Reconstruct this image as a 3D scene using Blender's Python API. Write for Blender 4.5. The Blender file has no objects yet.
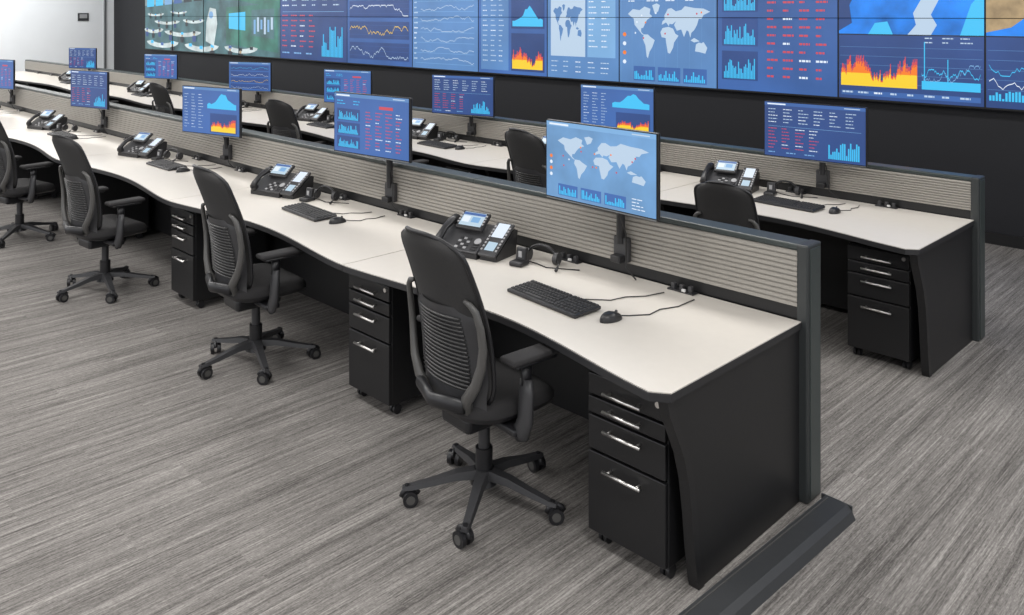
import bpy, bmesh, math, random
from mathutils import Vector, Matrix
random.seed(7)
S=bpy.context.scene
try: S.view_settings.view_transform='Standard'
except Exception: pass
# ------------------------------------------------------------ materials
def new_mat(name):
    m=bpy.data.materials.new(name); m.use_nodes=True
    return m,m.node_tree,m.node_tree.nodes['Principled BSDF']
def mat(name,col,rough=0.5,metal=0.0,nscale=40,namt=0.08,bump=0.0,spec=0.5):
    m,t,b=new_mat(name)
    b.inputs['Roughness'].default_value=rough
    b.inputs['Metallic'].default_value=metal
    b.inputs['Specular IOR Level'].default_value=spec
    tc=t.nodes.new('ShaderNodeTexCoord'); n=t.nodes.new('ShaderNodeTexNoise')
    n.inputs['Scale'].default_value=nscale; n.inputs['Detail'].default_value=3
    t.links.new(tc.outputs['Object'],n.inputs['Vector'])
    r=t.nodes.new('ShaderNodeMapRange')
    r.inputs['To Min'].default_value=1-namt; r.inputs['To Max'].default_value=1+namt
    t.links.new(n.outputs['Fac'],r.inputs['Value'])
    mx=t.nodes.new('ShaderNodeVectorMath'); mx.operation='SCALE'
    mx.inputs[0].default_value=col[:3]
    t.links.new(r.outputs['Result'],mx.inputs['Scale'])
    t.links.new(mx.outputs['Vector'],b.inputs['Base Color'])
    if bump:
        bp=t.nodes.new('ShaderNodeBump'); bp.inputs['Strength'].default_value=bump; bp.inputs['Distance'].default_value=0.002
        t.links.new(n.outputs['Fac'],bp.inputs['Height']); t.links.new(bp.outputs['Normal'],b.inputs['Normal'])
    return m
def emat(name,col,st=1.0,var=0.0,sc=3.0):
    m,t,b=new_mat(name)
    b.inputs['Base Color'].default_value=(0.01,0.01,0.012,1)
    b.inputs['Roughness'].default_value=0.35
    b.inputs['Emission Color'].default_value=(*col,1)
    b.inputs['Emission Strength'].default_value=st
    if var:
        tc=t.nodes.new('ShaderNodeTexCoord'); n=t.nodes.new('ShaderNodeTexNoise')
        n.inputs['Scale'].default_value=sc; n.inputs['Detail'].default_value=4; t.links.new(tc.outputs['Object'],n.inputs['Vector'])
        r=t.nodes.new('ShaderNodeMapRange'); r.inputs['From Min'].default_value=.25; r.inputs['From Max'].default_value=.75
        r.inputs['To Min'].default_value=st*(1-var); r.inputs['To Max'].default_value=st*(1+var)
        t.links.new(n.outputs['Fac'],r.inputs['Value']); t.links.new(r.outputs['Result'],b.inputs['Emission Strength'])
    return m
M={}
M['black']=mat('black_laminate',(0.011,0.011,0.012),0.42,bump=0.05)
M['ped']=mat('black_painted_steel',(0.011,0.011,0.012),0.38,nscale=60)
M['groove']=mat('drawer_gap_black',(0.002,0.002,0.002),0.8)
M['top']=mat('ivory_laminate',(0.615,0.58,0.53),0.38,nscale=25,namt=0.03)
M['edge']=mat('dark_edge_band',(0.02,0.02,0.022),0.45)
M['slat']=mat('slat_rail_beige',(0.325,0.305,0.275),0.42,nscale=10,namt=0.04)
M['cap']=mat('partition_cap_grey',(0.040,0.050,0.049),0.35)
M['post']=mat('partition_end_grey',(0.032,0.036,0.037),0.4)
M['steel']=mat('brushed_steel',(0.78,0.76,0.73),0.3,1.0,nscale=90,namt=0.1)
M['plast']=mat('black_plastic',(0.015,0.015,0.017),0.36,nscale=80)
M['plast2']=mat('charcoal_plastic',(0.040,0.040,0.043),0.4,nscale=80)
M['rib']=mat('grey_rib_plastic',(0.034,0.033,0.033),0.36)
M['frame']=mat('grey_back_frame',(0.080,0.078,0.075),0.35)
M['fabric']=mat('black_fabric',(0.020,0.019,0.020),0.9,nscale=350,namt=0.5,bump=0.4)
M['mesh_back']=mat('charcoal_knit',(0.030,0.029,0.029),0.8,nscale=300,namt=0.5,bump=0.4)
M['key']=mat('key_black',(0.022,0.022,0.024),0.5)
M['btn']=mat('grey_button',(0.35,0.35,0.36),0.5)
M['wht']=mat('white_plastic',(0.65,0.65,0.64),0.5)
M['bezel']=mat('silver_bezel',(0.25,0.26,0.27),0.3,0.6)
M['cable']=mat('cable_rubber',(0.015,0.015,0.015),0.6)
M['ramp']=mat('cable_ramp_rubber',(0.035,0.037,0.040),0.45,nscale=30,bump=0.1)
M['wallblk']=mat('wall_black_paint',(0.008,0.0085,0.012),0.6,nscale=4)
M['wallwht']=mat('wall_white_paint',(0.80,0.82,0.84),0.7,nscale=3,namt=0.03)
M['ceil']=mat('ceiling_white',(0.78,0.78,0.77),0.8,nscale=3,namt=0.03)
M['lum']=emat('luminaire_diffuser',(1,0.98,0.94),2.0)
# screens
M['s_navy']=emat('screen_navy',(0.026,0.068,0.23),1.0,0.25,1.2)
M['s_blue']=emat('screen_blue',(0.045,0.13,0.39),1.0,0.25,1.0)
M['s_mid']=emat('screen_midblue',(0.10,0.24,0.51),1.0,0.2,1.0)
M['s_soft']=emat('screen_softblue',(0.15,0.33,0.60),1.0,0.25,4.0)
M['s_light']=emat('screen_lightblue',(0.20,0.42,0.72),1.0,0.15,1.0)
M['s_pale']=emat('screen_pale',(0.50,0.64,0.80),1.0)
M['s_white']=emat('screen_white',(0.78,0.87,0.98),1.0)
M['s_cyan']=emat('screen_cyan',(0.05,0.50,0.85),1.1)
M['s_red']=emat('screen_red',(0.62,0.07,0.10),1.0)
M['s_org']=emat('screen_orange',(0.95,0.22,0.02),1.0)
M['s_yel']=emat('screen_yellow',(0.95,0.65,0.03),1.0)
M['s_dark']=emat('screen_dark',(0.012,0.020,0.030),1.0,.5,5)
M['s_ocean']=emat('screen_ocean',(0.01,0.19,0.70),1.15,0.65,2.2)
M['s_land']=emat('screen_land',(0.42,0.30,0.16),1.0,0.5,6.0)
M['s_teal']=emat('screen_teal',(0.06,0.15,0.17),1.0,0.6,2.5)
M['s_gwall']=emat('screen_grey_wall',(0.24,0.31,0.32),1.0,0.5,2)
M['s_green']=emat('screen_green',(0.04,0.18,0.14),1.0,.6,2.5)
M['s_desk']=emat('screen_desk_white',(0.60,0.69,0.70),1.0,.35,3)
M['s_lcd']=emat('screen_lcd',(0.55,0.72,0.85),0.9)

# ------------------------------------------------------------ mesh builder
class MB:
    def __init__(s): s.v=[];s.f=[];s.m=[];s.s=[];s.mats=[]
    def mi(s,k):
        if k not in s.mats: s.mats.append(k)
        return s.mats.index(k)
    def addraw(s,vs,fs,k,smooth=False,T=None):
        o=len(s.v); i=s.mi(k)
        for p in vs:
            p=Vector(p)
            s.v.append(tuple(T@p) if T is not None else tuple(p))
        for f in fs:
            s.f.append([o+a for a in f]); s.m.append(i); s.s.append(smooth)
    def addbm(s,bm,k,smooth=False,T=None):
        bm.verts.index_update()
        s.addraw([v.co.copy() for v in bm.verts],[[v.index for v in f.verts] for f in bm.faces],k,smooth,T)
        bm.free()
    def box(s,c,d,k,bev=0.0,seg=2,rot=None,smooth=False,T=None):
        bm=bmesh.new(); bmesh.ops.create_cube(bm,size=1)
        for v in bm.verts: v.co=Vector((v.co.x*d[0],v.co.y*d[1],v.co.z*d[2]))
        if bev>0: bmesh.ops.bevel(bm,geom=list(bm.edges),offset=min(bev,min(d)*0.49),segments=seg,affect='EDGES',profile=0.5)
        A=Matrix.Translation(c)
        if rot is not None: A=A@rot.to_4x4()
        if T is not None: A=T@A
        s.addbm(bm,k,smooth,A)
    def tube(s,pts,r,k,n=10,T=None,cap=True,flat=None,smooth=True):
        pts=[Vector(p) for p in pts]
        rs=r if isinstance(r,(list,tuple)) else [r]*len(pts)
        vs=[];fs=[]; prev=None
        for i,p in enumerate(pts):
            t=(pts[min(i+1,len(pts)-1)]-pts[max(i-1,0)]).normalized()
            up=Vector((0,0,1)) if abs(t.z)<0.95 else Vector((0,1,0))
            a=t.cross(up).normalized() if prev is None else (prev-t*prev.dot(t)).normalized()
            prev=a; b=t.cross(a)
            for j in range(n):
                an=2*math.pi*j/n
                fx,fy=(1,1) if flat is None else flat
                vs.append(p+a*math.cos(an)*rs[i]*fx+b*math.sin(an)*rs[i]*fy)
        for i in range(len(pts)-1):
            for j in range(n):
                fs.append([i*n+j,i*n+(j+1)%n,(i+1)*n+(j+1)%n,(i+1)*n+j])
        if cap:
            fs.append(list(range(n))[::-1]); fs.append([(len(pts)-1)*n+j for j in range(n)])
        s.addraw(vs,fs,k,smooth,T)
    def cyl(s,p0,p1,r,k,n=16,T=None,r1=None):
        r1=r if r1 is None else r1
        s.tube([p0,p1],[r,r1],k,n,T,cap=False)
        p0=Vector(p0);p1=Vector(p1);t=(p1-p0).normalized()
        up=Vector((0,0,1)) if abs(t.z)<0.95 else Vector((0,1,0))
        a=t.cross(up).normalized(); b=t.cross(a)
        for p,rr,sg in((p0,r,-1),(p1,r1,1)):
            ring=[p+a*math.cos(2*math.pi*j/n)*rr+b*math.sin(2*math.pi*j/n)*rr for j in range(n)]
            s.addraw(ring,[list(range(n))[::sg]],k,False,T)
    def prism(s,poly,h0,h1,k,axis='z',T=None,kside=None):
        n=len(poly)
        def P(a,b,h):
            return (a,b,h) if axis=='z' else ((h,a,b) if axis=='x' else (a,h,b))
        vs=[P(a,b,h0) for a,b in poly]; vt=[P(a,b,h1) for a,b in poly]
        s.addraw(vs,[list(range(n))[::-1]],k,False,T)
        s.addraw(vt,[list(range(n))],k,False,T)
        s.addraw(vs+vt,[[i,(i+1)%n,n+(i+1)%n,n+i] for i in range(n)],kside or k,False,T)
    def grid(s,fn,nu,nv,k,T=None,smooth=True,close_u=False):
        vs=[fn(i/(nu),j/(nv)) for j in range(nv+1) for i in range(nu+1)]
        w=nu+1
        s.addraw(vs,[[j*w+i,j*w+i+1,(j+1)*w+i+1,(j+1)*w+i] for j in range(nv) for i in range(nu)],k,smooth,T)
    def mesh(s,name,weld=False):
        me=bpy.data.meshes.new(name); me.from_pydata(s.v,[],s.f)
        for k in s.mats: me.materials.append(M[k])
        me.polygons.foreach_set('material_index',s.m)
        me.polygons.foreach_set('use_smooth',s.s)
        bm=bmesh.new(); bm.from_mesh(me); bmesh.ops.recalc_face_normals(bm,faces=bm.faces); bm.to_mesh(me); bm.free()
        me.update(); return me
def place(me,name,loc=(0,0,0),rz=0,sc=1):
    o=bpy.data.objects.new(name,me); S.collection.objects.link(o)
    o.location=loc; o.rotation_euler=(0,0,math.radians(rz)); o.scale=(sc,)*3
    return o

# ------------------------------------------------------------ screen drawings
WORLD=[[(.04,.80),(.10,.88),(.18,.86),(.24,.92),(.31,.88),(.30,.80),(.33,.76),(.27,.70),(.24,.62),(.225,.57),(.20,.56),(.20,.50),(.235,.45),(.21,.46),(.17,.53),(.12,.62),(.11,.72),(.07,.76)],
 [(.33,.94),(.38,.97),(.42,.94),(.40,.84),(.36,.80)],
 [(.23,.46),(.28,.46),(.31,.42),(.36,.37),(.33,.25),(.30,.18),(.28,.07),(.265,.10),(.25,.28),(.22,.38)],
 [(.45,.57),(.52,.59),(.57,.56),(.595,.48),(.63,.45),(.58,.34),(.57,.26),(.535,.16),(.51,.17),(.49,.34),(.485,.41),(.44,.42),(.425,.50)],
 [(.44,.62),(.45,.68),(.475,.71),(.47,.77),(.51,.88),(.55,.89),(.60,.84),(.60,.68),(.56,.63),(.53,.64),(.52,.60),(.49,.66)],
 [(.60,.68),(.60,.84),(.66,.86),(.70,.92),(.80,.89),(.90,.88),(.97,.83),(.90,.78),(.88,.72),(.85,.72),(.83,.62),(.80,.54),(.77,.50),(.76,.42),(.74,.52),(.72,.54),(.69,.43),(.66,.55),(.61,.53),(.58,.62)],
 [(.82,.32),(.85,.35),(.88,.34),(.90,.36),(.94,.27),(.92,.18),(.86,.20),(.81,.21)],
 [(.76,.38),(.80,.42),(.86,.37),(.80,.35)]]
class Draw:
    """draws flat artwork on a screen plane facing -Y; u right, v up, metres"""
    def __init__(s,mb,x,y,z,w,h,seed=0):
        s.mb=mb;s.x=x;s.y=y;s.z=z;s.w=w;s.h=h;s.r=random.Random(seed);s.st=0.0012
    def poly(s,pts,k,l=1):
        s.mb.addraw([(s.x+min(1,max(0,a))*s.w,s.y-l*s.st,s.z+min(1,max(0,b))*s.h) for a,b in pts],[list(range(len(pts)))],k)
    def rect(s,a,b,c,d,k,l=1): s.poly([(a,b),(c,b),(c,d),(a,d)],k,l)
    def line(s,pts,th,k,l=2):
        t=th/s.h/2
        for (a,b),(c,d) in zip(pts,pts[1:]): s.poly([(a,b-t),(c,d-t),(c,d+t),(a,b+t)],k,l)
    def ell(s,a,b,ra,rb,k,l=2,a0=0,a1=360,n=18): s.poly([(a+ra*math.cos(math.radians(a0+(a1-a0)*i/n)),b+rb*math.sin(math.radians(a0+(a1-a0)*i/n))) for i in range(n)],k,l)
    def map(s,a,b,c,d,k,l=2):
        for P in WORLD: s.poly([(a+(c-a)*p,b+(d-b)*q) for p,q in P],k,l)
    def text(s,a,b,c,rows,rh,k,l=2,fill=0.6,cols=3):
        cw=(c-a)/cols
        for i in range(rows):
            for j in range(cols):
                L=cw*s.r.uniform(.3,.7); q=a+j*cw
                kk=k if s.r.random()>.15 else 's_white'
                y1=b-i*rh; y0=y1-rh*fill*.45
                e=q+L
                while q<e:
                    g=min(e-q,cw*s.r.uniform(.10,.26)); s.rect(q,y0,q+g,y1,kk,l); q+=g+cw*.04
    def header(s,k='s_mid'):
        s.rect(0,.94,1,1,k,1); s.rect(.03,.955,.22,.98,'s_white',2); s.rect(.8,.96,.95,.975,'s_pale',2)
    def hist(s,a,b,c,d,n,k1,k2,k3,l=2):
        v=.55
        for i in range(n):
            v=v+s.r.uniform(-.16,.16)+(.62+.22*math.sin(i*9/n)-v)*.3
            vv=min(1,max(.2,v+(s.r.random()<.12)*.22))
            x0=a+(c-a)*i/n; x1=a+(c-a)*(i+1)/n
            s.rect(x0,b,x1,b+(d-b)*vv,k3,l); s.rect(x0,b,x1,b+(d-b)*vv*.80,k2,l+1); s.rect(x0,b,x1,b+(d-b)*min(vv*.7,.42),k1,l+2)
    def area(s,a,b,c,d,k,n=14,l=2):
        pts=[(a,b)];v=.3
        for i in range(n+1):
            v=max(.1,min(1,.25+.75*math.exp(-((i/n-.55)/.22)**2)*s.r.uniform(.75,1)+s.r.uniform(0,.12))); pts.append((a+(c-a)*i/n,b+(d-b)*v))
        pts.append((c,b))
        for p,q in zip(pts[1:-1],pts[2:-1]): s.poly([(p[0],b),(q[0],b),q,p],k,l)
    def wave(s,a,b,c,d,k,th,n=40,l=3):
        v=.5;pts=[]
        for i in range(n+1):
            v=min(1,max(0,v+s.r.uniform(-.25,.25))); pts.append((a+(c-a)*i/n,b+(d-b)*v))
        s.line(pts,th,k,l)
    def bars(s,a,b,c,d,n,k,l=2):
        for i in range(n):
            x=a+(c-a)*i/n; s.rect(x,b,x+(c-a)/n*.7,b+(d-b)*s.r.uniform(.2,1),k,l)
    def kind(s,kd,top=.9):
        th=s.h*.008
        if kd=='map':
            s.rect(0,0,1,1,'s_soft',0); s.header('s_light')
            s.map(.08,.25,.97,.88,'s_pale')
            for i in range(12):
                u=s.r.uniform(.15,.9);v=s.r.uniform(.4,.8); s.ell(u,v,.007,.012,s.r.choice(['s_red','s_org','s_white']),3,n=8)
            for i in range(4): s.ell(.05,.30+i*.08,.014,.024,'s_org' if i%2 else 's_white',3,n=10)
            for j in range(3):
                s.rect(.12+j*.22,.04,.31+j*.22,.19,'s_blue',2); s.bars(.13+j*.22,.05,.30+j*.22,.17,12,'s_cyan',3)
            s.text(.80,.19,.98,4,.04,'s_white',cols=1)
        elif kd=='wmap':
            s.rect(0,0,1,1,'s_mid',0)
            for j in range(9): s.rect(.02+j*.12,0,.022+j*.12,1,'s_soft',1)
            s.map(.06,.16,.97,.62,'s_pale'); 
            for i in range(10):
                u=s.r.uniform(.15,.9);v=s.r.uniform(.28,.55); s.ell(u,v,.008,.008,s.r.choice(['s_red','s_org','s_white']),3,n=8)
            for i in range(4): s.ell(.06,.16+i*.07,.02,.016,'s_org' if i%2 else 's_white',3,n=10)
            for j in range(3):
                s.rect(.16+j*.26,.02,.39+j*.26,.13,'s_blue',2); s.bars(.17+j*.26,.03,.38+j*.26,.11,12,'s_cyan',3)
            s.text(.1,.7,.9,3,.035,'s_white',cols=4,fill=.5)
        elif kd=='table':
            s.rect(0,0,1,1,'s_blue',0); s.header()
            s.text(.04,top-.02,.5,2,.05,'s_cyan',cols=2)
            for j in range(3): s.rect(.04,.54-j*.235,.36,.74-j*.235,'s_navy',1); s.bars(.06,.55-j*.235,.34,.70-j*.235,22,'s_cyan')
            s.text(.44,.72,.97,12,.055,'s_red',cols=4,fill=.55); s.rect(.62,.78,.80,.83,'s_red',2)
        elif kd=='chart':
            s.rect(0,0,1,1,'s_blue',0); s.header(); s.rect(.5,.04,.96,.45,'s_navy',1)
            s.area(.45,.55,.95,.88,'s_cyan'); s.hist(.52,.06,.94,.34,34,'s_yel','s_org','s_red')
            s.text(.04,.84,.42,12,.065,'s_pale',cols=3,fill=.4)
        elif kd=='wchart':
            s.rect(0,0,1,1,'s_blue',0); s.rect(.5,.03,.97,.36,'s_navy',1); s.rect(.5,.40,.97,.74,'s_navy',1); s.rect(.04,.03,.46,.74,'s_mid',1)
            s.area(.52,.42,.95,.60,'s_cyan'); s.hist(.52,.05,.95,.24,40,'s_yel','s_org','s_red')
            s.text(.07,.70,.44,14,.045,'s_pale',cols=3,fill=.4)
            s.text(.05,.95,.95,4,.045,'s_pale',cols=4,fill=.4)
        elif kd=='lines':
            s.rect(0,0,1,1,'s_blue',0); s.header()
            for j in range(4):
                s.rect(.04,.05+j*.22,.96,.23+j*.22,'s_navy',1)
                for q in range(3): s.rect(.04,.09+j*.22+q*.05,.96,.0925+j*.22+q*.05,'s_blue',2)
                s.wave(.05,.07+j*.22,.95,.18+j*.22,['s_pale','s_yel','s_white','s_cyan'][j],th,70)
        elif kd=='rows':
            s.rect(0,0,1,1,'s_mid',0); s.header('s_light')
            for j in range(8): s.wave(.14,.06+j*.10,.95,.11+j*.10,'s_pale',th*.7,60); s.rect(.05,.05+j*.10,.95,.053+j*.10,'s_light',1)
            s.text(.03,.85,.12,16,.05,'s_pale',cols=1)
        elif kd=='nums':
            s.rect(0,0,1,1,'s_navy',0); s.header('s_blue'); s.text(.04,.88,.97,5,.06,'s_pale',cols=6,fill=.5)
            s.text(.04,.52,.6,7,.06,'s_red',cols=4,fill=.5); s.bars(.65,.05,.95,.4,16,'s_cyan'); s.text(.04,.08,.6,1,.06,'s_light',cols=3)
            s.rect(.04,.555,.96,.56,'s_light',1)
        elif kd=='doc':
            s.rect(0,0,1,1,'s_mid',0); s.rect(.05,.18,.55,.66,'s_pale',1); s.rect(.58,.18,.96,.66,'s_light',1)
            s.map(.07,.28,.53,.62,'s_mid'); s.text(.60,.63,.95,9,.045,'s_white',cols=2,fill=.4)
            s.rect(.05,.70,.96,.98,'s_blue',1); s.text(.08,.95,.92,5,.045,'s_pale',cols=4,fill=.4)
            s.text(.06,.14,.94,3,.04,'s_pale',cols=5,fill=.4)

# ------------------------------------------------------------ room
XL=-21.2; YF=4.85; ZC=3.6
def roombox(name,c,d,k):
    mb=MB(); mb.box((0,0,0),d,k); return place(mb.mesh(name),name,c)
# carpet
m,t,b=new_mat('striated_carpet'); b.inputs['Roughness'].default_value=0.95; b.inputs['Specular IOR Level'].default_value=0.1
N=t.nodes.new; Lk=t.links.new
tc=N('ShaderNodeTexCoord'); sx=N('ShaderNodeSeparateXYZ'); Lk(tc.outputs['Object'],sx.inputs[0])
def mth(op,a,bv=None,c=None):
    n=N('ShaderNodeMath'); n.operation=op
    for i,x in enumerate((a,bv,c)):
        if x is None: continue
        if isinstance(x,(int,float)): n.inputs[i].default_value=x
        else: Lk(x,n.inputs[i])
    return n.outputs[0]
px=mth('FLOOR',mth('DIVIDE',sx.outputs['X'],0.25))
off=mth('MULTIPLY',mth('FRACT',mth('MULTIPLY',px,0.37)),1.0)
py=mth('FLOOR',mth('ADD',sx.outputs['Y'],off))
cell=N('ShaderNodeCombineXYZ'); Lk(px,cell.inputs[0]); Lk(py,cell.inputs[1])
wn=N('ShaderNodeTexWhiteNoise'); Lk(cell.outputs[0],wn.inputs['Vector'])
def streak(sx_,sy_,zoff,det,brk=0.0):
    cb=N('ShaderNodeCombineXYZ'); Lk(mth('MULTIPLY',sx.outputs['X'],sx_),cb.inputs[0]); Lk(mth('MULTIPLY',sx.outputs['Y'],sy_),cb.inputs[1])
    Lk(mth('ADD',mth('MULTIPLY',wn.outputs['Value'],brk),zoff),cb.inputs[2])
    n=N('ShaderNodeTexNoise'); n.inputs['Scale'].default_value=1; n.inputs['Detail'].default_value=det; n.inputs['Roughness'].default_value=.6
    Lk(cb.outputs[0],n.inputs['Vector']); return n.outputs['Fac']
s1=streak(150,2.6,0,2,4.0); s2=streak(26,.7,11,2,.5); s3=streak(360,30,23,1,20.0); s4=streak(130,100,5,2)
tot=mth('ADD',mth('ADD',mth('MULTIPLY',s1,.36),mth('MULTIPLY',s2,.24)),mth('ADD',mth('MULTIPLY',s3,.24),mth('MULTIPLY',s4,.16)))
tot=mth('ADD',tot,mth('MULTIPLY',mth('SUBTRACT',wn.outputs['Value'],.5),.008))
cr=N('ShaderNodeValToRGB'); Lk(tot,cr.inputs[0])
e=cr.color_ramp.elements; e[0].position=.38; e[0].color=(.085,.079,.075,1); e[1].position=.63; e[1].color=(.375,.355,.335,1)
x=e.new(.46); x.color=(.158,.148,.140,1); x=e.new(.54); x.color=(.242,.228,.216,1)
Lk(cr.outputs[0],b.inputs['Base Color'])
bp=N('ShaderNodeBump'); bp.inputs['Strength'].default_value=.25; bp.inputs['Distance'].default_value=.003; Lk(tot,bp.inputs['Height']); Lk(bp.outputs[0],b.inputs['Normal'])
M['carpet']=m
roombox('floor',((XL+8)/2,(YF-9)/2,-0.05),(8-XL+.2,YF+9,0.1),'carpet')
roombox('ceiling',((XL+8)/2,(YF-9)/2,ZC+.05),(8-XL+.2,YF+9,0.1),'ceil')
roombox('wall_front',((XL+8)/2,YF+.06,ZC/2),(8-XL+.2,.12,ZC),'wallblk')
roombox('wall_left',(XL-.06,(YF-9)/2,ZC/2),(.12,YF+9,ZC),'wallwht')
mb=MB(); mb.box((0,0,1.8),(.04,.05,3.58),'bezel',.008); place(mb.mesh('trim_1'),'trim_1',(XL+.02,4.62,0))
mb=MB(); mb.box((0,0,0),(.02,.26,.20),'plast2',.006); mb.box((.012,0,.02),(.006,.18,.1),'btn'); place(mb.mesh('wall_sign'),'wall_sign',(XL+.012,4.1,1.95))
roombox('baseboard_front',((XL+8)/2,YF-.012,.05),(8-XL,.024,.1),'black')

# ------------------------------------------------------------ video wall
mb=MB()
XS=[-18.83,-12.555,-10.365,-8.61,-7.125,-5.81,-4.64,-3.305,-1.964,-.667,.64,1.95,3.3]
kinds=['video','nums','lines','rows','wchart','doc','wmap','table','ocean','spikes','wmap','chart']
ZB=1.202; ZT=2.74; YS=YF-.14
mb.box(((XS[0]+XS[-1])/2,YS+.08,(ZB+ZT)/2),(XS[-1]-XS[0]+.06,.14,ZT-ZB+.05),'black',.01)
for i,kd in enumerate(kinds):
    x0,x1=XS[i]+.008,XS[i+1]-.008
    dr=Draw(mb,x0,YS+.004,ZB,x1-x0,ZT-ZB,seed=i+3); dr.st=.003
    if kd=='video':
        # live camera picture of another operations room: window wall, screens, curved white desks, staff
        R=dr.r
        dr.rect(0,0,1,1,'s_teal',0)
        dr.poly([(0,.66),(.60,.76),(.60,1),(0,1)],'s_gwall',1); dr.poly([(.60,.76),(1,.60),(1,1),(.60,1)],'s_green',1)
        for j in range(7): dr.poly([(.02+j*.08,.64+j*.014),(.085+j*.08,.65+j*.014),(.085+j*.08,.84+j*.010),(.02+j*.08,.83+j*.010)],['s_dark','s_cyan','s_light','s_blue'][R.randrange(4)],2)
        dr.poly([(.66,.14),(.99,.06),(.99,.66),(.66,.62)],'s_green',2); dr.poly([(.68,.34),(.79,.32),(.79,.56),(.68,.54)],'s_cyan',3); dr.poly([(.83,.26),(.97,.22),(.97,.60),(.83,.58)],'s_teal',3)
        for j in range(6): dr.rect(.845+.021*j,.28+.03*(j%3),.857+.021*j,.46+.03*(j%2),'s_pale' if j%2 else 's_light',4)
        # foreground pillar-like robot arm / column
        dr.poly([(.515,.16),(.575,.10),(.60,.40),(.59,.60),(.545,.62),(.52,.42)],'s_desk',4.5); dr.ell(.555,.52,.016,.05,'s_light',4.7,n=12)
        for (a,b_,w_,sc) in((.10,.54,.15,.7),(.30,.57,.14,.65),(.20,.43,.22,.9),(.42,.45,.17,.85),(.08,.31,.18,1.1),(.33,.28,.30,1.25),(.16,.12,.28,1.5),(.48,.10,.26,1.5),(.76,.10,.22,1.3)):
            lay=3+(.6-b_)*2
            th=.030*sc
            arc=[(a+w_/2*math.cos(q),b_-th*2.0*math.sin(q)) for q in [math.pi*j/10 for j in range(11)]]
            arc2=[(a+w_/2*.62*math.cos(q),b_-th*1.0*math.sin(q)+th*.5) for q in [math.pi*j/10 for j in range(11)]][::-1]
            dr.poly(arc+arc2,'s_desk',lay)
            for q in(-.32,0,.32):
                u=a+q*w_; v=b_-th*(1.7 if q==0 else 1.1)
                dr.rect(u-.008*sc,v+th*.5,u+.008*sc,v+th*1.5,['s_blue','s_dark','s_cyan'][R.randrange(3)],lay+.2)
                if R.random()<.8:
                    z_=v-.035*sc; k_=['s_dark','s_navy','s_dark'][R.randrange(3)]
                    dr.poly([(u-.010*sc,z_-.04*sc),(u+.010*sc,z_-.04*sc),(u+.013*sc,z_+.018*sc),(u,z_+.03*sc),(u-.013*sc,z_+.018*sc)],k_,lay+.35)
                    dr.ell(u,z_+.04*sc,.0052*sc,.015*sc,'s_land',lay+.45,n=9)
    elif kd=='ocean':
        dr.rect(0,0,1,.40,'s_navy',0); dr.rect(0,.40,1,1,'s_ocean',0)
        dr.poly([(.50,.40),(.56,.46),(.54,.53),(.60,.62),(.58,.74),(.62,1),(.72,1),(.69,.80),(.72,.62),(.66,.52),(.70,.46),(.66,.40)],'s_pale',1)
        dr.poly([(.0,.42),(.10,.47),(.08,.58),(.16,.72),(.1,1),(.0,1)],'s_navy',1); dr.poly([(.85,.40),(1,.40),(1,.66),(.92,.58)],'s_cyan',1)
        dr.poly([(.22,.40),(.40,.40),(.36,.48),(.27,.47)],'s_cyan',1)
        dr.rect(0,.395,1,.402,'s_dark',1)
        for j in range(5): dr.rect(.01,.10+j*.055,.99,.102+j*.055,'s_mid',1)
        dr.hist(.02,.08,.57,.27,90,'s_yel','s_org','s_red')
        dr.wave(.60,.12,.98,.20,'s_cyan',.010,60); dr.wave(.60,.13,.98,.23,'s_light',.008,60,l=2)
        dr.rect(.6,.08,.98,.13,'s_cyan',2); dr.rect(.615,.1,.622,.36,'s_cyan',2); dr.rect(.77,.1,.776,.26,'s_cyan',2)
        dr.rect(.02,.02,.98,.05,'s_blue',1); dr.text(.03,.045,.97,1,.04,'s_pale',cols=8)
        dr.text(.62,.385,.97,2,.025,'s_pale',cols=3)
    elif kd=='spikes':
        dr.rect(0,0,1,.40,'s_navy',0); dr.rect(0,.40,1,1,'s_ocean',0)
        dr.poly([(.0,.42),(.15,.45),(.3,.55),(.5,.60),(.6,.9),(.5,1),(.0,1)],'s_land',1); dr.rect(0,.395,1,.402,'s_dark',1)
        for j in range(5): dr.rect(.01,.10+j*.055,.99,.102+j*.055,'s_mid',1)
        dr.wave(.02,.1,.98,.20,'s_white',.008,70); dr.wave(.02,.18,.98,.28,'s_cyan',.008,70); dr.bars(.02,.04,.98,.10,50,'s_cyan')
    else:
        dr.kind(kd)
    mb.box(((x0+x1)/2,YS-.010,(ZB+ZT)/2),(x1-x0+.016,.03,.006),'groove')
    if kd=='video':
        for q in range(1,4): mb.box((x0+(x1-x0)*q/4,YS-.014,(ZB+ZT)/2),(.008,.012,ZT-ZB),'groove')
place(mb.mesh('video_wall'),'video_wall')

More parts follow.
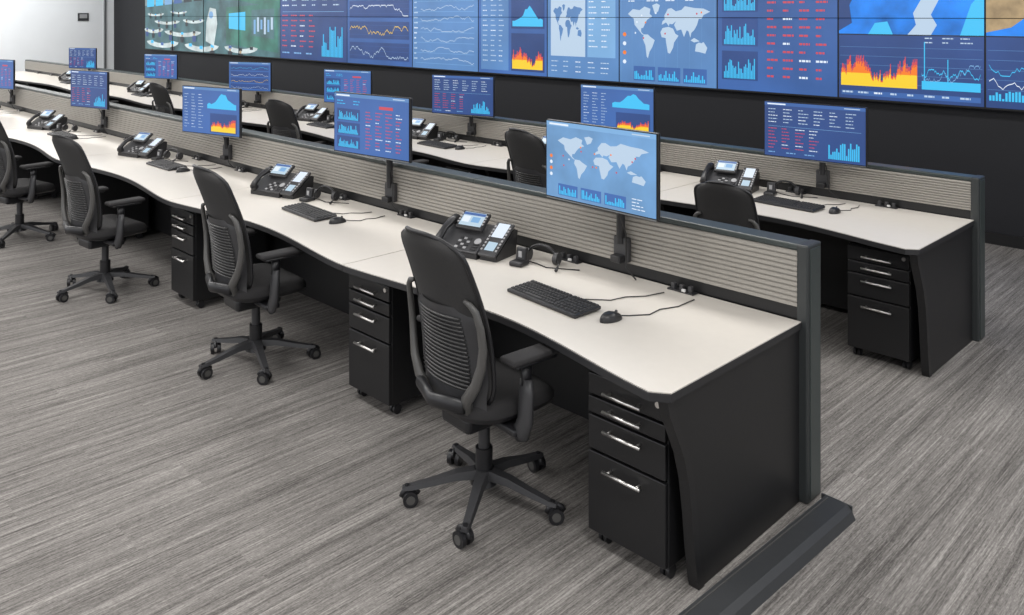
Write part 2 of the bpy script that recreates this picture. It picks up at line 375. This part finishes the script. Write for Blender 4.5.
# ------------------------------------------------------------ console desks
def desk(x0,x1,Y0,end_right=False,hp=1.054,fr=(-1.0,-.86,-.97),name='control_console_desk'):
    mb=MB(); W=x0-x1
    def front(t,ins=0):
        a=fr[0] if t<.5 else fr[2]
        return a+(fr[1]-a)*math.sin(math.pi*t)**1.5+ins
    def outline(ins):
        g=.0015+ins*.3
        pts=[]
        n=32
        for i in range(n+1):
            tt=i/n; xx=-g-(W-2*g)*tt
            y=front(tt,ins)
            if end_right:
                dd=-xx-g
                if dd<.06: y+=.045-math.sqrt(max(0,.045**2-(max(0,.045-dd))**2))
            pts.append((xx,y))
        pts.append((-W+g,-.062)); pts.append((-g,-.062))
        return pts
    mb.prism(outline(0),.712,.739,'edge')
    mb.prism(outline(.006),.7392,.743,'top')
    def leg(xa,xb,f):
        d=f+1.03
        prof=[(-.99+d,.712),(-.975+d,.66),(-.935+d,.58),(-.895+d,.50),(-.865+d,.40),(-.845+d,.28),(-.83+d,.15),(-.81+d,.03),(-.80+d,0),(-.0,0),(-.0,.712)]
        mb.prism(prof,xa,xb,'black','x')
        tr=[(a-.004,z) for a,z in prof[:9]]+[(a+.03,z) for a,z in prof[:9]][::-1]
        mb.prism(tr,xa-.004,xb+.004,'ped','x')
    if end_right: leg(-.045,-.012,fr[0])
    leg(-W+.0,-W+.03,fr[2]+.15)
    mb.box((-W/2,-.20,.38),(W-.08,.02,.66),'black')
    mb.box((-W/2,-.12,.66),(W-.08,.14,.05),'plast')
    xr=0.0 if not end_right else -.02
    mb.box(((xr-W)/2,.0,(hp-.026)/2),(W+xr,.085,hp-.054),'black')
    mb.box(((xr-W)/2,.0,hp-.013),(W+xr,.11,.026),'cap',.006)
    mb.box(((xr-W)/2,-.048,.773),(W+xr,.012,.05),'black')
    z=.795; nz=11; zt=hp-.027; dz=(zt-z)/nz; prof=[(-.043,z)]
    for i in range(nz):
        a=z+i*dz
        prof+=[(-.055,a+.001),(-.064,a+.005),(-.064,a+dz-.005),(-.055,a+dz-.001)]
    prof.append((-.043,zt))
    mb.prism(prof,xr-.001,-W,'slat','x')
    if end_right:
        mb.box((.0,.0,(hp+.002)/2),(.05,.125,hp+.002),'post',.008)
        mb.box((.026,.0,hp/2),(.006,.085,hp-.03),'cap',.002)
    for k in(.28,.62):
        mb.box((-W*k,-.085,.747),(.14,.045,.008),'plast',.003)
        for q in(-.045,0,.045):
            mb.box((-W*k+q,-.088,.762),(.02,.022,.03),'plast2',.004)
        mb.box((-W*k+.02,-.107,.757),(.018,.012,.012),'wht',.002)
    return place(mb.mesh(name),name,(x0,Y0,0))
B1=[0,-2.0,-4.1,-6.4,-8.9,-11.9,-15.0,-18.2]
B2=[-.05,-1.9,-3.7,-5.6,-7.8,-10.4,-13.5,-16.8,-19.5]
Y2=2.38
for i in range(len(B1)-1): desk(B1[i],B1[i+1],0,i==0,fr=(-1.04,-.885,-.95) if i==0 else (-.95,-.84,-.95))
for i in range(len(B2)-1): desk(B2[i],B2[i+1],Y2,i==0,hp=1.0,fr=(-1.03,-.87,-.95) if i==0 else (-.95,-.84,-.95))

# ------------------------------------------------------------ pedestal
def ped_mesh():
    mb=MB(); w,d=.352,.52
    mb.box((0,d/2+.012,.36),(w,d,.60),'ped',.004)
    for a,b in((.062,.365),(.370,.500),(.505,.570),(.575,.657)):
        mb.box((0,.006,(a+b)/2),(w-.004,.024,b-a-.005),'ped',.003)
    mb.box((0,.016,.36),(w-.012,.008,.598),'groove')
    for z in(.605,.540,.465,.318):
        mb.tube([(-.085,-.034,z),(.085,-.034,z)],.0065,'steel',10)
        for q in(-.065,.065): mb.tube([(q,-.032,z),(q,0,z)],.0045,'steel',8)
    mb.cyl((.145,-.012,.633),(.145,0,.633),.011,'steel',14)
    for x in(-.14,.14):
        for y in(.06,.46):
            mb.box((x,y,.052),(.03,.03,.02),'plast',.003)
            for q in(-.012,.012): mb.cyl((x+q-.007,y,.024),(x+q+.007,y,.024),.024,'plast',14)
    return mb.mesh('mobile_pedestal')
PM=ped_mesh()
for x,y in((-.27,-.885),(-1.95,-.82),(-4.13,-.83),(-6.25,-.82),(-8.6,-.82),(-11.6,-.82)):
    place(PM,'mobile_pedestal',(x,y,0))
for x in(-.33,-2.15,-3.95,-5.8,-8,-10.6): place(PM,'mobile_pedestal',(x,Y2-.83,0))

# ------------------------------------------------------------ chair
def chair_mesh(base=21):
    mb=MB()
    hz=.668; zb=.50
    def cy(v): return -.180-.15*v+.035*math.sin(math.pi*1.15*v)
    def hw(v):
        w=.240-.035*v*v-.01*(1-v)
        if v>.84: w*=math.sqrt(max(0.0,1-((v-.84)/.165)**2*.72))
        if v<.12: w*=.82+.18*math.sqrt(v/.12)
        return w
    def srf(off,sh=1.0):
        def fn(a,v):
            u=2*a-1
            z=zb+hz*v
            if v>.9: z-= .03*(abs(u)**3)*(v-.9)/.1
            y=cy(v)+.055*u*u+off*(1-.85*abs(u)**6)*(1-.7*max(0,(v-.93)/.07))
            return (u*hw(v)*sh,y,z)
        return fn
    F=srf(.03);Bk=srf(-.016)
    nu,nv=14,26
    mb.grid(F,nu,nv,'fabric'); mb.grid(Bk,nu,nv,'mesh_back')
    for u in(0,1):
        vs=[];fs=[]
        for j in range(nv+1): vs+= [F(u,j/nv),Bk(u,j/nv)]
        for j in range(nv): fs.append([2*j,2*j+1,2*j+3,2*j+2])
        mb.addraw(vs,fs,'plast',True)
    for v in(0,1):
        vs=[];fs=[]
        for j in range(nu+1): vs+= [F(j/nu,v),Bk(j/nu,v)]
        for j in range(nu): fs.append([2*j,2*j+1,2*j+3,2*j+2])
        mb.addraw(vs,fs,'plast',True)
    rim=[Bk(0,j/nv) for j in range(nv+1)]+[Bk(j/nu,1) for j in range(1,nu)]+[Bk(1,1-j/nv) for j in range(nv+1)]
    mb.tube(rim,.009,'plast',8)
    def low(a,v):
        u=2*a-1; vv=-.04+.60*v
        s_=1-.25*max(0,(v-.8)/.2)**2
        return (u*hw(max(.05,vv))*.96*s_,cy(max(0,vv))+.055*u*u-.024-.006*(1-u*u),zb+hz*vv)
    mb.grid(low,12,14,'plast2')
    for i in range(18):
        v=.08+i*.0245
        w=hw(v)*.68*(1-.12*(i/17)**2)
        pts=[]
        for j in range(9):
            u=(-1+j/4)*.68; pts.append((u/.68*w,cy(v)+.055*u*u-.0285-.006*(1-u*u),zb+hz*v))
        mb.tube(pts,.0052,'rib',6,flat=(1,1.0))
    for s in(-1,1):
        def Q(v,k,dy): return (s*k*hw(max(v,.02)),cy(max(v,0))+.055*k*k-dy,zb+hz*v)
        pts=[Q(.62,.78,.020),Q(.605,.92,.032),Q(.57,1.01,.040),Q(.48,1.05,.048),Q(.36,1.05,.054),Q(.25,1.0,.060),Q(.14,.90,.064),Q(.04,.76,.062)]
        pts+=[(s*.135,-.19,.475),(s*.10,-.13,.43),(s*.06,-.06,.40)]
        mb.tube(pts,[.007,.010,.012,.013,.014,.015,.017,.019,.021,.023,.022],'frame',10,flat=(1,1.3))
    mb.tube([(-.15,-.215,.50),(0,-.26,.49),(.15,-.215,.50)],.02,'plast',10,flat=(1,1.5))
    def sp(a,r):
        c,s_=math.cos(a),math.sin(a); n=3.2
        x=.245*r*abs(c)**(2/n)*(1 if c>=0 else -1); y=.235*r*abs(s_)**(2/n)*(1 if s_>=0 else -1)
        return x,y+.02
    lv=[(0.0,.497),(.5,.494),(.8,.493),(.93,.488),(1.0,.468),(1.0,.45),(.97,.43),(.85,.415),(.5,.405),(0,.405)]
    n=36; vs=[];fs=[]
    for r,z in lv:
        for j in range(n):
            x,y=sp(2*math.pi*j/n,max(r,.001)); zz=z-(.035*max(0,(y-.12)/.13)**2)
            vs.append((x,y,zz+.012*(abs(x)/.25)**2*(1 if z>.46 else 0)))
    for i in range(len(lv)-1):
        for j in range(n): fs.append([i*n+j,i*n+(j+1)%n,(i+1)*n+(j+1)%n,(i+1)*n+j])
    mb.addraw(vs[:n*6],[f for f in fs if max(f)<n*6],'fabric',True)
    o=n*5
    mb.addraw([v for v in vs[o:]],[[a-o for a in f] for f in fs if min(f)>=o],'plast',True)
    mb.box((0,-.02,.375),(.19,.27,.07),'plast',.02,3,smooth=False)
    mb.tube([(-.10,.05,.39),(-.25,.06,.385)],.009,'plast',8); mb.tube([(.10,-.02,.38),(.24,-.02,.375)],.010,'plast',8)
    mb.cyl((.24,-.02,.375),(.262,-.02,.375),.02,'plast',12)
    for s in(-1,1):
        mb.box((s*.20,-.03,.395),(.16,.085,.03),'plast',.01,2)
        mb.tube([(s*.255,-.035,.385),(s*.285,-.04,.40),(s*.30,-.035,.45),(s*.302,-.03,.56),(s*.295,-.025,.60)],[.026,.032,.031,.030,.026],'plast2',12,flat=(.75,1.35))
        mb.tube([(s*.296,-.025,.58),(s*.292,-.02,.655)],.018,'plast',10,flat=(.8,1.4))
        mb.box((s*.288,.01,.668),(.075,.21,.018),'plast',.008,2)
        mb.box((s*.286,.01,.685),(.095,.255,.026),'fabric',.0125,3,smooth=True)
        mb.cyl((s*.135,-.13,.445),(s*.165,-.13,.445),.035,'plast2',18)
    mb.cyl((0,0,.085),(0,0,.22),.036,'plast',18); mb.cyl((0,0,.22),(0,0,.35),.024,'plast2',16)
    mb.cyl((0,0,.075),(0,0,.135),.058,'plast',20,r1=.042)
    for i in range(5):
        A=Matrix.Rotation(math.radians(base+72*i),4,'Z')
        prof=[(.03,.135,.030,.035),(.12,.125,.025,.028),(.22,.10,.021,.022),(.30,.083,.018,.017),(.335,.078,.014,.013)]
        vs=[];fs=[]
        for r,z,w,h in prof:
            vs+=[(r,-w,z-h),(r,w,z-h),(r,w*.75,z),(r,-w*.75,z)]
        for q in range(len(prof)-1):
            for c in range(4): fs.append([q*4+c,q*4+(c+1)%4,(q+1)*4+(c+1)%4,(q+1)*4+c])
        fs.append([0,1,2,3]); e_=(len(prof)-1)*4; fs.append([e_,e_+1,e_+2,e_+3])
        mb.addraw(vs,fs,'plast2',False,A)
        C=A@Matrix.Translation((.315,0,0))@Matrix.Rotation(math.radians(35+50*i),4,'Z')
        mb.cyl((0,0,.05),(0,0,.085),.010,'plast',10,T=C)
        for q in(-1,1):
            mb.cyl((.012,q*.008,.031),(.012,q*.028,.031),.031,'plast',20,T=C)
            mb.cyl((.012,q*.028,.031),(.012,q*.030,.031),.018,'frame',14,T=C)
        arc=[(.012+.035*math.cos(a),0,.031+.035*math.sin(a)) for a in [math.radians(x) for x in(20,50,80,110,140,170)]]
        mb.tube(arc,.009,'plast',8,T=C,flat=(1,1.4))
    return mb.mesh('office_chair')
CM=chair_mesh(21); CM2=chair_mesh(57)
for x,y,r,sc,me in((-.94,-.965,-5,1,CM),(-2.88,-.95,-3,1,CM2),(-4.82,-1.10,5,1,CM2),(-6.85,-1.12,10,1,CM),(-9.8,-1.0,0,1,CM2)):
    place(me,'office_chair',(x,y,0),r,sc)
for x,r,sc in((-1.12,8,.86),(-2.70,-5,1),(-4.62,0,1),(-6.30,10,.97),(-9.3,5,.97),(-12,0,1)):
    place(CM,'office_chair',(x,Y2-1.02,0),r,sc)

# ------------------------------------------------------------ monitors
def monitor(x,Y0,rz,kd,zc,seed,w=.70,h=.39):
    mb=MB(); yb=-.16
    mb.box((0,yb+.012,0),(w,.022,h),'plast',.006,2)
    mb.box((0,yb+.03,-.01),(w*.55,.03,h*.55),'plast',.012,3)
    mb.box((0,yb-.0005,0),(w-.004,.003,h-.004),'groove')
    dr=Draw(mb,-w/2+.006,yb-.0028,-h/2+.012,w-.012,h-.018,seed); dr.st=.0006
    dr.kind(kd)
    mb.box((0,yb+.0,-h/2+.004),(w-.01,.006,.006),'bezel')
    mb.box((0,yb+.052,-.01),(.11,.014,.11),'plast',.004)
    mb.cyl((0,yb+.055,-.01),(0,.0,-.04),.02,'plast',12)
    zb=.80-zc
    mb.box((0,.0,(zb+.14)/2-.0),(.035,.03,abs(zb)-.10),'plast',.006)
    mb.cyl((0,0,zb+.1),(0,0,.0),.019,'plast',14)
    mb.box((0,.012,zb+.07),(.09,.032,.12),'plast2',.008)
    mb.box((.0,-.02,zb+.03),(.06,.05,.035),'plast',.006)
    mb.tube([(.01,yb+.05,-.08),(.05,-.06,-.24),(.04,-.01,-.33),(.06,-.03,zb),(.12,-.03,zb-.045)],.004,'cable',6)
    return place(mb.mesh('monitor'),'monitor',(x,Y0-.095,zc),rz)
mon1=[(-.905,-3,'map',1.285,.70),(-2.75,6,'table',1.31,.70),(-4.97,14,'chart',1.225,.69),(-7.75,14,'nums',1.225,.64),(-11.1,16,'table',1.22,.64),(-14.4,20,'chart',1.2,.7)]
for i,(x,r,k,z,w_) in enumerate(mon1): monitor(x,0,r,k,z,20+i,w_)
mon2=[(-1.0,4,'nums',1.205,.70),(-2.68,5,'chart',1.225,.71),(-4.60,15,'nums',1.215,.72),(-6.57,15,'table',1.18,.70),(-8.88,22,'lines',1.18,.70),(-11.75,22,'table',1.19,.68),(-15.3,24,'nums',1.19,.68)]
for i,(x,r,k,z,w_) in enumerate(mon2): monitor(x,Y2,r,k,z,40+i,w_)

# ------------------------------------------------------------ desk items
def kb_mesh(L=1.0):
    mb=MB(); T=Matrix.Rotation(math.radians(3),4,'X')
    mb.box((0,0,.012),(.45,.155,.016),'plast',.005,2,T=T)
    for r in range(6):
        y=.062-r*.0225-(0.004 if r else 0)
        x=-.214; 
        while x<.21:
            wd=.0165
            if r==5 and -.13<x<-.02: wd=.11
            if not(.062<x<.068 or (.130<x<.136)): 
                mb.addraw([(x,y-.008,.020),(x+wd,y-.008,.020),(x+wd,y+.009,.020),(x,y+.009,.020),(x+.002,y-.006,.026),(x+wd-.002,y-.006,.026),(x+wd-.002,y+.007,.026),(x+.002,y+.007,.026)],
                 [[4,5,6,7],[0,1,5,4],[1,2,6,5],[2,3,7,6],[3,0,4,7]],'key',False,T)
            x+=wd+.0028
            if .056<x<.063 : x=.069
            if .128<x<.134 : x=.138
    for i in range(3): mb.box((.15+i*.012,.068,.0215),(.004,.002,.001),'s_white',T=T)
    P=[(.05,.078,.012),(.08,.12,.004),(.16,.20,.004),(.17,.28,.004),(.22,.36,.004),(.24,.46,.005)]
    mb.tube([(x,.078+(y-.078)*L,z) for x,y,z in P],.0025,'cable',6)
    return mb.mesh('keyboard')
def mouse_mesh(L=1.0):
    mb=MB()
    def fn(a,b_):
        th=2*math.pi*a; ph=b_*math.pi/2
        x=.031*math.cos(th)*math.cos(ph)**.6; y=.056*math.sin(th)*math.cos(ph)**.6
        return (x,y,.036*math.sin(ph)**.9*(1-.35*max(0,y/.056)) if ph>0 else 0)
    mb.grid(fn,24,10,'plast')
    mb.cyl((-.003,.028,.031),(.003,.028,.031),.006,'plast2',10)
    P=[(0,.054,.008),(.01,.09,.003),(.05,.17,.003),(.03,.25,.003),(.05,.34,.003),(.03,.46,.004)]
    mb.tube([(x,.054+(y-.054)*L,z) for x,y,z in P],.0025,'cable',6)
    return mb.mesh('computer_mouse')
def phone_mesh():
    mb=MB()
    prof=[(-.12,0),(-.12,.022),(.045,.12),(.075,.115),(.06,.0)]
    mb.prism(prof,-.135,.115,'plast','x')
    ang=math.atan2(.098,.165); T=Matrix.Translation((0,-.12,.022))@Matrix.Rotation(ang,4,'X')
    H=T@Matrix.Rotation(.15,4,'X')
    mb.box((-.01,.096,.004),(.25,.19,.010),'plast2',.005,2,T=T)
    mb.box((.015,.165,.018),(.155,.105,.022),'plast',.008,2,T=H)
    mb.box((.015,.168,.030),(.124,.076,.002),'s_lcd',T=H)
    mb.box((.015,.196,.0315),(.124,.014,.001),'s_blue',T=H); mb.box((-.02,.165,.0315),(.04,.034,.001),'s_white',T=H); mb.box((.035,.165,.0315),(.045,.03,.001),'s_light',T=H)
    for q in(-1,1):
        for j in range(4): mb.box((.015+q*.070,.145+j*.016,.031),(.009,.008,.003),'btn',T=H)
    for r in range(4):
        for c in range(3): mb.box((-.012+c*.024,.022+r*.019,.011),(.018,.012,.005),'btn' if (r+c)%2==0 else 'key',.002,1,T=T)
    mb.cyl((.085,.07,.008),(.085,.07,.014),.018,'btn',16,T=T)
    for r in range(3): mb.box((.085,.02+r*.016,.011),(.03,.009,.004),'key',T=T)
    mb.tube([(-.105,.005,.026),(-.105,.03,.040),(-.105,.09,.048),(-.105,.15,.040),(-.105,.185,.026)],[.020,.018,.015,.018,.021],'plast',12,T=T,flat=(1.15,.9))
    for y in(.015,.178): mb.cyl((-.105,y,.008),(-.105,y,.03),.024,'plast',16,T=T)
    cord=[(-.125-.012*math.cos(i*1.2)-.02*math.sin(i/44*math.pi),-.09+i*.0035,.014+.009*math.sin(i*1.2)) for i in range(44)]
    mb.tube(cord,.0025,'cable',5)
    E=Matrix.Translation((.168,-.115,.022))@Matrix.Rotation(ang+.05,4,'X')
    mb.prism([(-.105,0),(-.105,.02),(.05,.118),(.075,.11),(.06,0)],.122,.215,'plast','x')
    mb.box((0,.10,.004),(.098,.205,.014),'plast2',.006,2,T=E)
    mb.box((0,.150,.0125),(.062,.085,.002),'s_white',T=E); mb.box((0,.052,.0125),(.05,.05,.002),'s_lcd',T=E)
    for q in(-1,1):
        for j in range(8): mb.box((q*.040,.03+j*.02,.0125),(.009,.010,.003),'btn',T=E)
    return mb.mesh('desk_phone')
def headset_mesh():
    mb=MB()
    mb.box((0,0,.012),(.075,.085,.024),'plast',.008,2); mb.box((0,.025,.05),(.06,.025,.07),'plast',.008,2,rot=Matrix.Rotation(-.2,3,'X'))
    mb.box((0,.008,.052),(.02,.004,.03),'btn')
    pts=[(.075+.085*math.cos(a),.10,.025+.085*math.sin(a)*.75) for a in [math.pi*i/14 for i in range(15)]]
    mb.tube(pts,.007,'plast',8,flat=(1,1.5))
    for x in(-.01,.16):
        mb.cyl((x-.012,.10,.032),(x+.012,.10,.032),.03,'plast2',18); mb.cyl((x-.016,.10,.032),(x-.012,.10,.032),.024,'fabric',16)
    mb.tube([(.16,.10,.02),(.19,.06,.03),(.21,.03,.025),(.215,.0,.015)],.004,'plast',8)
    mb.tube([(.214,.01,.017),(.218,-.012,.010)],.008,'plast',8)
    mb.tube([(.02,.03,.02),(.06,.06,.004),(.14,.03,.003),(.24,.06,.003),(.30,.08,.003)],.003,'cable',6)
    return mb.mesh('telephone_headset')
KB=kb_mesh();MO=mouse_mesh();KBs=kb_mesh(.62);MOs=mouse_mesh(.62);PH=phone_mesh();HS=headset_mesh()
Z=.7432
for i,(kx,ky,kr) in enumerate(((-.89,-.60,-6),(-3.08,-.48,-4),(-5.38,-.42,0),(-7.9,-.45,0),(-10.9,-.45,0),(-14.0,-.45,0))):
    place(KBs if i else KB,'keyboard',(kx,ky,Z),kr)
    place(MOs if i else MO,'computer_mouse',(kx+.325,ky-.0,Z),kr-4)
for px_,py_,pr in((-1.74,-.31,12),(-3.78,-.28,14),(-6.12,-.33,14),(-8.7,-.36,16),(-11.7,-.36,18),(-14.9,-.36,18)):
    place(PH,'desk_phone',(px_,py_,Z),pr,1.12)
    place(HS,'telephone_headset',(px_+.37,py_-.01,Z),pr)
for i,x in enumerate((-1.03,-2.78,-4.62,-6.63,-8.95,-11.8,-15.2)):
    place(KBs,'keyboard',(x-.02,Y2-.50,Z),-3); place(MOs,'computer_mouse',(x+.29,Y2-.48,Z),0)
    place(PH,'desk_phone',(x-.62,Y2-.28,Z),12,1.08)
    place(HS,'telephone_headset',(x-.26,Y2-.28,Z),10)

# ------------------------------------------------------------ floor cable ramp
mb=MB()
sec=[(-.075,0),(-.06,.03),(-.045,.048),(.045,.048),(.065,.03),(.08,0)]
mb.prism(sec,-1.7,0,'ramp','y')
mb.box((-.03,-.85,.049),(.004,1.68,.003),'frame')
mb.box((0,.004,.025),(.13,.008,.046),'ramp',.003)
o=place(mb.mesh('cable_ramp'),'cable_ramp',(.125,-.02,0),-2)

# ------------------------------------------------------------ ceiling luminaires
lm=MB(); lm.box((0,0,.03),(3.6,.34,.06),'wallwht',.01); lm.box((0,0,-.002),(3.5,.26,.01),'lum'); LM=lm.mesh('ceiling_luminaire')
for x in(-18,-13,-8,-3,2):
    for y in(-6,-2.2,1.4):
        place(LM,'ceiling_luminaire',(x,y,ZC-.06))
        L=bpy.data.lights.new('luminaire_light','AREA'); L.shape='RECTANGLE'; L.size=3.6; L.size_y=.9; L.energy=115 if x<-12 else 82; L.color=(1,.985,.965)
        ob=bpy.data.objects.new('luminaire_light',L); S.collection.objects.link(ob); ob.location=(x,y,ZC-.10)
# added fill light without a fixture, brightens the left wall
L=bpy.data.lights.new('left_wall_fill_light','AREA'); L.shape='RECTANGLE'; L.size=.5; L.size_y=7; L.energy=75; L.color=(.97,.99,1)
ob=bpy.data.objects.new('left_wall_fill_light',L); S.collection.objects.link(ob); ob.location=(XL+1.4,0.6,ZC-.12); ob.rotation_euler=(0,math.radians(35),0)
# daylight
w=bpy.data.worlds.new('daylight'); S.world=w; w.use_nodes=True
w.node_tree.nodes['Background'].inputs[0].default_value=(.94,.96,1,1); w.node_tree.nodes['Background'].inputs[1].default_value=1.15

# ------------------------------------------------------------ camera
cd=bpy.data.cameras.new('camera'); cam=bpy.data.objects.new('camera',cd); S.collection.objects.link(cam)
cam.location=(1.608,-3.35,2.0); cam.rotation_euler=(math.radians(90),0,math.radians(45))
cd.sensor_width=36; cd.lens=845/1024*36; cd.shift_y=-292.5/1024; cd.clip_start=.05
S.camera=cam
